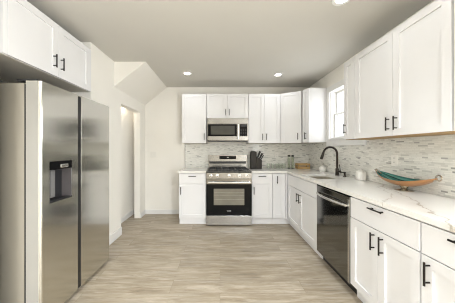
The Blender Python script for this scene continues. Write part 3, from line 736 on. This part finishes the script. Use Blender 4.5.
# oil bottles
for bx, lab in ((1.322, 'slim clear bottle with dark cap beside the glasses, left of the pair'), (1.396, 'slim clear bottle with dark cap beside the wooden crate, right of the pair')):
    t = thing('oil_bottle', lab, 'bottle', (bx, 3.88, CT), 'pair of capped bottles')
    z = CT + 0.0005
    MB().lathe([(0.0, z), (0.023, z), (0.023, z + 0.014), (0, z + 0.014)], bx, 3.88, 18, True).build('foot', 'dgrey', t)
    MB().lathe([(0.0, z + 0.0145), (0.021, z + 0.0145), (0.021, z + 0.17), (0.016, z + 0.20), (0.014, z + 0.225), (0.0, z + 0.225)], bx, 3.88, 18, True).build('glass_body', 'bottle', t, smooth=True)
    MB().lathe([(0.0, z + 0.2255), (0.022, z + 0.2255), (0.024, z + 0.245), (0.020, z + 0.262), (0, z + 0.266)], bx, 3.88, 16, True).build('cap', 'black', t, smooth=True)
# honey wood crate in the corner
cr = thing('wooden_crate', 'small honey coloured slatted wooden crate in the counter corner', 'crate', (1.58, 3.88, CT))
x0, x1, y0, y1, z = 1.474, 1.692, 3.80, 3.95, CT + 0.0005
for qx in (x0, x1 - 0.016):
    for qy in (y0 + 0.006, y1 - 0.022): MB().box(qx, qx + 0.016, qy, qy + 0.016, z, z + 0.102).build('post', 'honey', cr)
MB().box(x0 + 0.002, x1 - 0.002, y0 + 0.008, y1 - 0.008, z + 0.001, z + 0.008).build('bottom', 'honey', cr)
for za, zc_ in ((0.008, 0.036), (0.064, 0.098)):
    MB().box(x0 - 0.001, x1 + 0.001, y0, y0 + 0.006, z + za, z + zc_).build('slat', 'honey', cr, bevel=0.001)
    MB().box(x0 - 0.001, x1 + 0.001, y1 - 0.006, y1, z + za, z + zc_).build('slat', 'honey', cr, bevel=0.001)
    MB().box(x0 - 0.006, x0 - 0.0005, y0 + 0.007, y1 - 0.007, z + za, z + zc_).build('slat', 'honey', cr, bevel=0.001)
    MB().box(x1 + 0.0005, x1 + 0.006, y0 + 0.007, y1 - 0.007, z + za, z + zc_).build('slat', 'honey', cr, bevel=0.001)

# boat shaped dish
bx, by = 1.625, 1.80
bo = thing('boat_dish', 'long boat shaped wooden dish with teal striped inside on a silver foot', 'decorative dish', (bx, by, CT))
LH = 0.288; TILT = math.radians(4)
def boat(kind):
    m = MB(); bm = m.bm; uvl = bm.loops.layers.uv.new('UVMap'); N = 30; K = 12
    def pt(t, a, inner):
        wd = (0.088 * (1 - abs(t) ** 2.3) ** 0.75 + 0.006); dp = 0.046 * (1 - abs(t) ** 2.2) + 0.010
        if inner: wd -= 0.005; dp -= 0.006
        zr = 1.014 + 0.050 * t * t
        s_ = -math.cos(a); x = wd * s_; zz = -dp * math.sin(a)
        # lean towards the room so the inside shows
        xr = x * math.cos(TILT) - zz * math.sin(TILT); zz2 = x * math.sin(TILT) + zz * math.cos(TILT)
        return Vector((bx + xr, by + t * LH, zr + zz2))
    rows = {}
    for inner in ((False, True) if kind == 'shell' else (True,)):
        rows[inner] = [[bm.verts.new(pt(-1 + 2 * i / N, PI * j / K, inner) + (Vector((0, 0, 0.0008)) if kind != 'shell' else Vector((0, 0, 0)))) for j in range(K + 1)] for i in range(N + 1)]
        rr = rows[inner]
        for i in range(N):
            for j in range(K):
                f = bm.faces.new((rr[i][j], rr[i + 1][j], rr[i + 1][j + 1], rr[i][j + 1]))
                for lp, (jj) in zip(f.loops, (j, j, j + 1, j + 1)): lp[uvl].uv = (0, jj / K)
    if kind == 'shell':
        o_, n_ = rows[False], rows[True]
        for i in range(N):
            for j in (0, K): bm.faces.new((o_[i][j], o_[i + 1][j], n_[i + 1][j], n_[i][j]))
        for i in (0, N):
            for j in range(K): bm.faces.new((o_[i][j], o_[i][j + 1], n_[i][j + 1], n_[i][j]))
    return m
boat('shell').build('hull', 'orange', bo, smooth=True)
boat('lining').build('lining', 'teal', bo, smooth=True, label='teal lining with dark stripes')
MB().lathe([(0.0, CT + 0.0005), (0.068, CT + 0.0005), (0.070, CT + 0.007), (0.036, CT + 0.014), (0.020, CT + 0.020), (0.036, CT + 0.042), (0.036, CT + 0.046), (0, CT + 0.046)], bx + 0.015, by, 24, True).build('foot', 'silver', bo, smooth=True, label='round silver foot')
for s_ in (-1, 1):
    m = MB(); yy = by + s_ * LH
    m.torus((bx, yy + s_ * 0.012, 1.066), 0.021 if s_ < 0 else 0.012, 0.005, 'X')
    m.tube([(bx, yy - s_ * 0.055, 1.036), (bx, yy - s_ * 0.02, 1.048), (bx, yy + s_ * 0.002, 1.050)], [0.006, 0.012, 0.008], 10)
    m.build('ring_tip', 'silver', bo, smooth=True, label='silver tip with a ring')

# outlets and switches
def plate(F, u, z, wd, ht, name, label, cat, kind):
    ox, oy, ux, uy, nx, ny = F
    t = thing(name, label, cat, (ox + ux * u, oy + uy * u, z))
    MB().fbox(F, u - wd / 2, u + wd / 2, 0.0005, 0.006, z - ht / 2, z + ht / 2).build('cover_plate', 'plate', t, bevel=0.002)
    if kind == 'outlet':
        for s_ in (-0.021, 0.021):
            r_ = MB().fbox(F, u - 0.016, u + 0.016, 0.006, 0.0075, z + s_ - 0.014, z + s_ + 0.014).build('receptacle', 'plate', t, bevel=0.001)
            MB().fbox(F, u - 0.008, u - 0.0055, 0.0076, 0.0079, z + s_ - 0.005, z + s_ + 0.006).fbox(F, u + 0.0055, u + 0.008, 0.0076, 0.0079, z + s_ - 0.005, z + s_ + 0.006).build('slots', 'slot', r_)
    else:
        for s_ in (-0.023, 0.023):
            MB().fbox(F, u + s_ - 0.015, u + s_ + 0.015, 0.006, 0.009, z - 0.033, z + 0.033).build('rocker', 'plate', t, bevel=0.001)
plate((0, YB - 0.010, 1, 0, 0, -1), 1.120, 1.158, 0.07, 0.115, 'wall_outlet', 'white wall outlet on the back tile above the drinking glasses', 'outlet', 'outlet')
plate((XW - 0.011, 0, 0, 1, -1, 0), 2.025, 1.172, 0.075, 0.115, 'wall_outlet', 'white wall outlet on the right tile wall above the boat dish', 'outlet', 'outlet')
plate((0, YB, 1, 0, 0, -1), -1.32, 1.18, 0.116, 0.115, 'light_switch', 'white double light switch on the cream back wall beside the doorway', 'light switch', 'switch')
